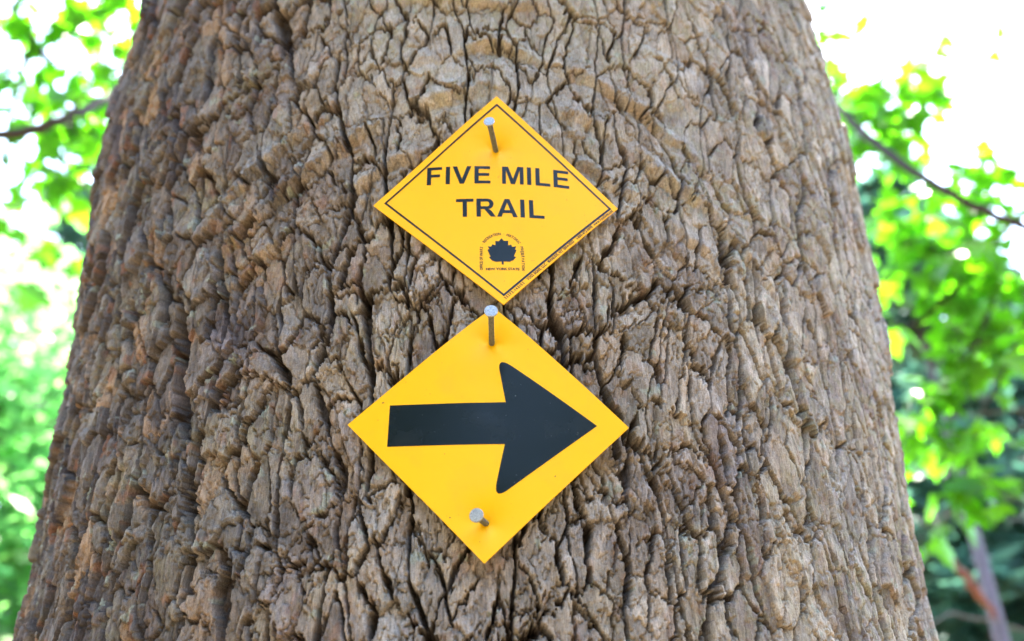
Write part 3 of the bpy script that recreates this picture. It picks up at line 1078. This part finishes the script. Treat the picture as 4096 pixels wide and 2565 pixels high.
def leafy_tree(name, label, foot, stem_pts, stem_r, branches, clusters, singles, cat='tree', size=.125, dens=1.0):
    t = empty(name, foot)
    tag(t, label, cat)
    sp = smooth_path(stem_pts, 5, .006)
    link('stem', np_mesh('stem', *tube(sp, np.linspace(stem_r, stem_r * .35, len(sp)), 10), M_TWIG), t)
    paths = [sp]
    for pts, r0, r1 in branches:
        bp_ = smooth_path(pts, 6, .004)
        paths.append(bp_)
        link('branch', np_mesh('branch', *tube(bp_, np.linspace(r0, r1, len(bp_)), 8), M_TWIG), t)
    main = list(paths)
    store = []
    for (px, py, dist, rx, ry, n) in clusters:
        c = at_y(px, py, dist)
        k = dist / FPX * 1.12
        q = nearest_on(main, c)
        ctr = smooth_path([q, (q * .5 + c * .5) + Vector((0, random.gauss(0, .05), .05)), c], 4, .004)
        tw = Soup(); tw.add(*tube(ctr, np.linspace(.005, .002, len(ctr)), 4))
        for i in range(max(2, int(n * dens / 3.3))):
            e = c + Vector((random.uniform(-1, 1) * rx * k, random.gauss(0, .22), random.uniform(-1, 1) * ry * k * 1.1))
            b0 = ctr[random.randrange(len(ctr) // 2, len(ctr))]
            sub = smooth_path([b0, b0 * .5 + e * .5 + Vector((0, 0, .03)), e], 3, .004)
            tw.add(*tube(sub, np.linspace(.0028, .0012, len(sub)), 4))
            for j in range(4 if n > 3 else n):
                b1 = sub[random.randrange(1, len(sub))]
                out = (e - b0).normalized() + Vector((random.gauss(0, .8), random.gauss(0, .8), random.gauss(-.35, .5)))
                leaf_at(store, b1, out, size * random.uniform(.65, 1.2))
        link('twig', tw.mesh('twig', M_TWIG), t)
    for (px, py, dist, sz) in singles:
        c = at_y(px, py, dist)
        q = nearest_on(main, c)
        pa = smooth_path([q, q * .45 + c * .55 + Vector((random.gauss(0, .06), 0, .10)), c], 5, .003)
        tw = Soup(); tw.add(*tube(pa, np.linspace(.0022, .0007, len(pa)), 4))
        link('twig', tw.mesh('twig', M_TWIG), t)
        out = Vector((random.gauss(0, .6), random.gauss(0, .5), -.6 + random.gauss(0, .3)))
        leaf_at(store, c - out.normalized() * sz * dist / FPX * 1.0, out, sz * dist / FPX * 2.0, 2.2)
    print(name, 'leaves', len(store))
    hang_leaves(store, t)
    return t


YR = 4.4     # metres ahead of the camera
brA = [at_y(3150, 250, YR + .5), at_y(3310, 390, YR + .1), at_y(3500, 570, YR - .2), at_y(3800, 775, YR - .45), at_y(4096, 905, YR - .5), at_y(4500, 1010, YR - .5)]
brB = [at_y(4500, 760, YR), at_y(4180, 800, YR), at_y(3990, 950, YR + .05), at_y(3850, 1130, YR + .1), at_y(3640, 1320, YR + .15)]
brC = [at_y(3990, 950, YR + .05), at_y(3960, 1250, YR), at_y(3830, 1480, YR - .05), at_y(3640, 1690, YR - .1)]
brD = [at_y(4260, 960, YR - .12), at_y(4060, 1400, YR - .1), at_y(3930, 1650, YR - .1), at_y(3850, 1990, YR - .1)]
brU = [at_y(3150, 250, YR + .5), at_y(3420, 60, YR + .3), at_y(3560, -260, YR + .2), at_y(3900, -420, YR + .1)]
foot = Vector((.55, YR + .9, 0))
stemR = [foot, (.62, YR + .88, 1.5), (.75, YR + .8, 3.2), at_y(3050, 180, YR + .65), at_y(3150, -300, YR + .6), at_y(3300, -900, YR + .7)]
brA[0] = brU[0] = at_y(3060, 170, YR + .65)
clR = [(3380, 330, YR + .3, 60, 50, 8), (3640, 370, YR + .2, 110, 50, 9), (3760, 420, YR + .2, 50, 50, 5), (3450, 380, YR + .1, 110, 50, 11), (3570, 430, YR, 120, 90, 16), (3700, 500, YR + .1, 90, 70, 10), (3420, 560, YR + .2, 60, 80, 8),
       (3480, 700, YR + .2, 60, 70, 6), (3560, 880, YR + .2, 90, 60, 9), (3480, 860, YR + .3, 60, 60, 5), (3680, 640, YR + .2, 60, 40, 4),
       (3860, 720, YR, 110, 50, 9), (4010, 740, YR - .1, 110, 70, 14), (4060, 850, YR - .2, 60, 50, 7), (3900, 840, YR, 70, 50, 7),
       (3620, 960, YR + .1, 100, 60, 10), (3760, 980, YR, 110, 70, 13), (3920, 1010, YR, 120, 80, 14), (4050, 1050, YR - .1, 80, 90, 12),
       (3740, 1120, YR, 90, 60, 11), (3880, 1170, YR, 110, 60, 13), (4040, 1200, YR - .1, 80, 60, 10), (3600, 1180, YR + .1, 45, 40, 4),
       (3960, 1290, YR - .1, 80, 60, 10), (4060, 1380, YR - .1, 60, 70, 8), (3930, 1380, YR - .1, 70, 60, 9), (3850, 1460, YR - .1, 70, 60, 9), (3990, 1490, YR - .1, 60, 50, 6),
       (3780, 1580, YR - .1, 60, 50, 7), (3690, 1630, YR - .1, 70, 50, 9), (3620, 1680, YR - .1, 45, 35, 5),
       (3830, 1740, YR - .1, 60, 40, 6), (3910, 1800, YR - .1, 50, 40, 4), (3770, 1830, YR - .1, 60, 40, 5), (3640, 1850, YR, 50, 40, 4),
       (3800, 1930, YR - .1, 60, 40, 5), (3890, 2010, YR - .1, 50, 40, 4), (3790, 2010, YR - .1, 40, 30, 3), (3650, 2250, YR, 25, 30, 2)]
sgR = [(3438, 75, YR, 75), (3347, 230, YR, 80), (3330, 300, YR, 45), (3820, 149, YR, 62), (4010, 112, YR, 50), (4047, 190, YR, 50), (3651, 240, YR, 75), (3597, 300, YR, 40),
       (3746, 291, YR, 80), (3793, 345, YR, 70), (3292, 5, YR, 60), (3407, 3, YR, 45), (3749, 7, YR, 40), (3956, 210, YR, 45), (3310, 150, YR, 40), (3705, 60, YR, 34)]
leafy_tree('leafy_tree', 'young broadleaf tree whose yellow-green sprays fill the right of the old trunk', foot, stemR, .05,
           [(brA, .022, .017), (brB, .022, .012), (brC, .009, .004), (brD, .010, .004), (brU, .014, .006)], clR, sgR, dens=1.35)

YL = 4.7
foot2 = Vector((-.45, YL + 1.0, 0))
tp = at_y(760, 330, YL + .5)
stemL = [foot2, (-.5, YL + .95, 1.6), (-.62, YL + .9, 3.0), tp, at_y(780, -300, YL + .4), at_y(700, -900, YL + .5)]
b1 = [tp, at_y(490, 372, YL + .0), at_y(300, 455, YL - .3), at_y(130, 520, YL - .4), at_y(-60, 545, YL - .4), at_y(-400, 560, YL - .3)]
b2 = [at_y(760, -150, YL + .4), at_y(420, -120, YL + .2), at_y(180, -60, YL), at_y(60, 30, YL), at_y(130, 150, YL - .1), at_y(200, 260, YL - .1)]
b3 = [at_y(60, 30, YL), at_y(-60, -10, YL), at_y(-300, -60, YL)]
b4 = [at_y(130, 150, YL - .1), at_y(80, 320, YL - .1), at_y(40, 480, YL - .1), at_y(10, 660, YL - .1)]
b5 = [at_y(300, 455, YL), at_y(260, 620, YL), at_y(200, 760, YL)]
clL = [(480, 60, YL - .8, 110, 60, 20), (560, 150, YL - .7, 60, 60, 10), (430, 150, YL - .8, 80, 40, 9), (300, 40, YL, 80, 50, 7), (180, 60, YL, 70, 60, 7), (60, 50, YL, 70, 60, 8), (40, 130, YL, 60, 50, 5),
       (260, 130, YL, 80, 50, 6), (110, 170, YL, 60, 50, 5), (330, 110, YL, 60, 60, 5), (430, 290, YL, 60, 40, 4), (220, 260, YL, 70, 50, 6), (90, 270, YL, 60, 50, 5),
       (340, 300, YL, 50, 30, 3), (480, 290, YL, 60, 50, 6), (150, 360, YL, 80, 60, 7), (260, 380, YL, 80, 50, 8), (380, 350, YL, 60, 40, 4), (40, 380, YL, 50, 60, 4),
       (220, 450, YL, 80, 40, 6), (100, 440, YL, 60, 30, 3), (330, 460, YL, 50, 30, 3), (250, 530, YL, 70, 30, 4), (390, 560, YL, 45, 40, 3), (90, 640, YL, 60, 50, 4), (230, 650, YL, 80, 40, 5),
       (330, 690, YL, 40, 40, 2), (60, 720, YL, 60, 30, 3), (280, 740, YL, 70, 30, 4), (180, 730, YL, 60, 30, 3)]
sgL = [(40, 800, YL, 80), (20, 880, YL, 60), (115, 940, YL, 50), (150, 990, YL, 70), (215, 965, YL, 35), (240, 1005, YL, 30), (165, 1140, YL, 82), (270, 1060, YL, 60), (180, 1045, YL, 30), (345, 800, YL, 60)]
leafy_tree('leafy_tree', 'young broadleaf tree with twiggy branches against white sky, left of the old trunk', foot2, stemL, .05,
           [(b1, .030, .024), (b2, .032, .018), (b3, .009, .006), (b4, .018, .008), (b5, .014, .006)], clL, sgL, dens=1.55)


# ------------------------------------------------------------------ the forest behind
def cards(P, size, flat=0.5, aspect=1.0, dirs=None):
    """leaf-sized four-sided faces at P (n,3)"""
    n = len(P)
    nz = RNG.normal(0, 1, (n, 3)); nz[:, 2] += flat * 3 * np.sign(nz[:, 2] + 1e-9)
    nz /= np.linalg.norm(nz, axis=1)[:, None]
    t = RNG.normal(0, 1, (n, 3)) if dirs is None else dirs
    x = t - (t * nz).sum(1)[:, None] * nz
    x /= np.linalg.norm(x, axis=1)[:, None] + 1e-9
    y = np.cross(nz, x)
    s = size * RNG.uniform(.6, 1.35, n)[:, None]
    a = s * aspect
    v = np.stack([P - x * a, P - y * s * .62, P + x * a, P + y * s * .62], 1).reshape(-1, 3)
    f = np.arange(n * 4).reshape(n, 4)
    r = np.repeat(RNG.uniform(0, 1, n), 4)
    return v, f, r


def broadleaf(label, x, y, h, rad, low, nclump, per, mat, leaf=.10, group=None):
    t = empty('broadleaf_tree', (x, y, 0))
    tag(t, label, 'tree', group)
    lean = Vector((random.gauss(0, .3), random.gauss(0, .3), 0))
    tr = smooth_path([(x, y, -.1), Vector((x, y, h * .4)) + lean * .4, Vector((x, y, h * .9)) + lean], 5, .03)
    s = Soup(); s.add(*tube(tr, np.linspace(h * .016, h * .004, len(tr)), 8))
    cents = []
    for i in range(nclump):
        zz = random.uniform(low, h)
        k = math.sin(math.pi * min(1, max(.06, (zz - low) / (h - low) * .82 + .16))) ** .6
        r = rad * k * math.sqrt(random.uniform(.08, 1)); a = random.uniform(0, 2 * math.pi)
        c = Vector((x + r * math.cos(a), y + r * math.sin(a), zz)); cents.append(c)
        b = tr[min(len(tr) - 1, int(max(0, zz - r * .5) / h * len(tr)))]
        if i % 2 == 0:
            pa = smooth_path([b, b * .5 + c * .5 + Vector((0, 0, .15)), c], 3, .02)
            s.add(*tube(pa, np.linspace(h * .004, h * .0008, len(pa)), 5))
    link('trunk', s.mesh('trunk', M_BROWNBARK), t)
    P_ = []
    for c in cents:
        cs = random.uniform(.35, .75) * rad / 2.6
        m = int(per * random.uniform(.6, 1.4))
        q = RNG.normal(0, 1, (m, 3)); q[:, 2] *= .55
        P_.append(np.array(c)[None] + q * cs)
    v, f, r = cards(np.concatenate(P_), leaf, .5)
    so = Soup(); so.add(v, f, r)
    link('crown', so.mesh('crown', mat, False), t)
    return t


def conifer(label, x, y, h, rad, bare, nb, mat, top_xy=None, r0=None, group=None, bark=None, dead=10, name='conifer_tree'):
    t = empty(name, (x, y, 0))
    tag(t, label, 'tree', group)
    tx, ty = top_xy or (x + random.gauss(0, .2), y + random.gauss(0, .2))
    r0 = r0 or h * .012
    tr = [Vector((x + (tx - x) * k, y + (ty - y) * k, -.1 + (h + .1) * k)) for k in np.linspace(0, 1, 14)]
    link('trunk', np_mesh('trunk', *tube(tr, r0 * (1.02 - np.linspace(0, 1, 14) ** 1.2), 10), bark or M_BROWNBARK), t)
    P_, D_ = [], []
    br = Soup()

    def axis(z):
        k = z / h
        return Vector((x + (tx - x) * k, y + (ty - y) * k, z))
    for i in range(nb):
        z = bare + (h - bare) * (1 - math.sqrt(random.random()) * .98)
        z = bare + (h - bare) * ((i + random.random()) / nb) ** 1.15
        L = rad * (1 - ((z - bare) / (h - bare)) ** 1.1) * random.uniform(.6, 1.1) + .25
        a = i * 2.399 + random.gauss(0, .3)
        d = Vector((math.cos(a), math.sin(a), 0))
        p0 = axis(z); p1 = p0 + d * L * .5 + Vector((0, 0, L * .06)); p2 = p0 + d * L + Vector((0, 0, -L * random.uniform(.1, .3)))
        pa = smooth_path([p0, p1, p2], 4, .015)
        br.add(*tube(pa, np.linspace(.012 + L * .006, .004, len(pa)), 4))
        m = int(46 * L) + 12
        k = RNG.uniform(.12, 1, m)
        side = np.array((-d.y, d.x, 0))
        pp = np.array([tuple(pa[min(len(pa) - 1, int(q * (len(pa) - 1)))]) for q in k])
        w = RNG.normal(0, 1, m) * (.10 + .20 * L * (1 - k) ** .7) * .9
        pp = pp + side[None] * w[:, None] + np.c_[np.zeros(m), np.zeros(m), RNG.normal(-.03, .05, m) - .12 * np.abs(w)]
        P_.append(pp)
        D_.append(np.array(d)[None] * .7 + side[None] * np.sign(w)[:, None] + RNG.normal(0, .25, (m, 3)))
    for i in range(dead):
        z = random.uniform(1.5, bare + .5); a = random.uniform(0, 6.28); L = random.uniform(.5, 1.6)
        d = Vector((math.cos(a), math.sin(a), random.uniform(-.25, .25)))
        pa = smooth_path([axis(z), axis(z) + d * L * .5 + Vector((0, 0, -.05)), axis(z) + d * L + Vector((0, 0, random.uniform(-.3, .1)))], 3, .02)
        br.add(*tube(pa, np.linspace(.008, .002, len(pa)), 4))
    link('branches', br.mesh('branches', M_BROWNBARK), t)
    v, f, r = cards(np.concatenate(P_), .12, .6, 1.6, np.concatenate(D_))
    so = Soup(); so.add(v, f, r)
    link('crown', so.mesh('crown', mat, False), t)
    return t


# right: a leaning grey conifer with a broken red limb, dark conifers behind it
pb = at_y(4010, 2560, 6.6); pt = at_y(3640, 1150, 7.4)
k0 = (0 - pb.z) / (pt.z - pb.z)
f0 = pb + (pt - pb) * k0
HT = 6.6
f1 = pb + (pt - pb) * ((HT - pb.z) / (pt.z - pb.z))
grey = conifer('leaning grey conifer trunk with bare dead branches and a split reddish limb', f0.x, f0.y, HT, .8, 4.9, 16, M_NEEDLE, (f1.x, f1.y), .066, None, M_GREYBARK, 14)
rb = smooth_path([at_y(3800, 2215, 6.5), at_y(3850, 2300, 6.45), at_y(3930, 2400, 6.45), at_y(3990, 2470, 6.5)], 5, .01)
link('split_limb', np_mesh('split_limb', *tube(rb, [.004, .008, .013, .018, .022, .025, .027, .028, .027, .025, .023, .02, .018, .015, .012, .009][:len(rb)], 7), M_REDWOOD), grey)

random.seed(21)
CON = [  # x, y, height, crown radius, first branch
    (4.4, 10.5, 6.6, 2.0, 1.6), (6.8, 11.0, 7.6, 2.3, 1.6), (5.6, 14.5, 9.2, 2.6, 2.0), (8.8, 15.0, 10.2, 2.8, 2.0),
    (11.2, 18.0, 12.0, 3.0, 2.2), (8.0, 20.0, 13.2, 3.0, 2.4), (5.7, 12.2, 7.9, 2.3, 1.6), (7.6, 16.4, 10.6, 2.6, 2.0), (13.6, 21.5, 14.0, 3.2, 2.5), (5.0, 18.5, 10.6, 2.6, 2.4), (2.4, 13.0, 7.2, 2.0, 2.0)]
CL = ['dark conifer close behind the leaning grey trunk', 'dark conifer at the frame edge just right of the leaning grey trunk', 'tall dark conifer in the second row behind the leaning grey trunk',
      'dark conifer in the second row, farther right than the leaning grey trunk', 'dark conifer in the third row on the right', 'tallest dark conifer, far back between the right-hand conifers',
      'small dark conifer showing through the hanging leaf sprays at right', 'middling dark conifer behind the hanging leaf sprays at right', 'farthest dark conifer on the right', 'dark conifer beside the right edge of the old trunk, far back', 'dark conifer mostly hidden behind the old trunk']
for (x, y, h, r, b), l in zip(CON, CL):
    conifer(l, x, y, h, r, b, int(h * 7), M_NEEDLE, None, None, 'conifers behind the trunk')

BRD = [  # left: pale sunlit broadleaf trees
    (-5.6, 10.5, 7.0, 2.1, 1.5), (-7.8, 12.5, 8.9, 2.5, 1.8), (-5.0, 15.0, 9.6, 2.4, 2.0), (-9.5, 17.0, 11.4, 3.0, 2.2), (-7.4, 20.5, 12.8, 3.2, 2.5), (-3.2, 13.0, 6.4, 2.0, 2.0), (-13.0, 21.0, 13.4, 3.6, 2.5)]
BL = ['low pale-green broadleaf tree at the lower left of the old trunk', 'pale-green broadleaf tree at the far left edge', 'taller pale-green broadleaf tree behind the low one at left',
      'broadleaf tree in the back row at the far left', 'tallest broadleaf tree, far back left of the old trunk', 'small broadleaf tree mostly hidden behind the old trunk', 'farthest broadleaf tree on the left']
for (x, y, h, r, b), l in zip(BRD, BL):
    broadleaf(l, x, y, h, r, b, 64, 110, M_FARLEAF, .12, 'broadleaf trees behind the trunk')
conifer('slim blue-green conifer whose top stands above the broadleaf trees at left', -6.9, 16.5, 12.6, 1.7, 3.0, 90, M_NEEDLE)

# the wood behind the photographer: unseen but for the arrow's dark gloss, shaped to block sky light
random.seed(33)
Pw = []
for i in range(190):
    a = math.radians(random.uniform(-100, 100)); d = random.uniform(13, 24)
    top = d * math.tan(math.radians(random.uniform(29, 34) + 24 * max(0, -math.sin(a))))  # raised at left to shade that side of the trunk
    n_ = 420
    q = RNG.normal(0, 1, (n_, 3)) * np.array([1.3, 1.3, top * .28])
    Pw.append(q + np.array([d * math.sin(a), -d * math.cos(a), top * .55]))
v, f, r = cards(np.concatenate(Pw), .28, .4)
so = Soup(); so.add(v, f, r)
tag(link('unseen_woods', so.mesh('unseen_woods', M_DARKLEAF, False)), 'wood of leafy trees standing unseen behind the viewer, shaped to block sky light', None, None, 'stuff')

print('tris', sum(len(o.data.loops) - 2 * len(o.data.polygons) for o in bpy.data.objects if o.type == 'MESH'))
print('done', round(time.time() - T0, 1), len(bpy.data.objects))
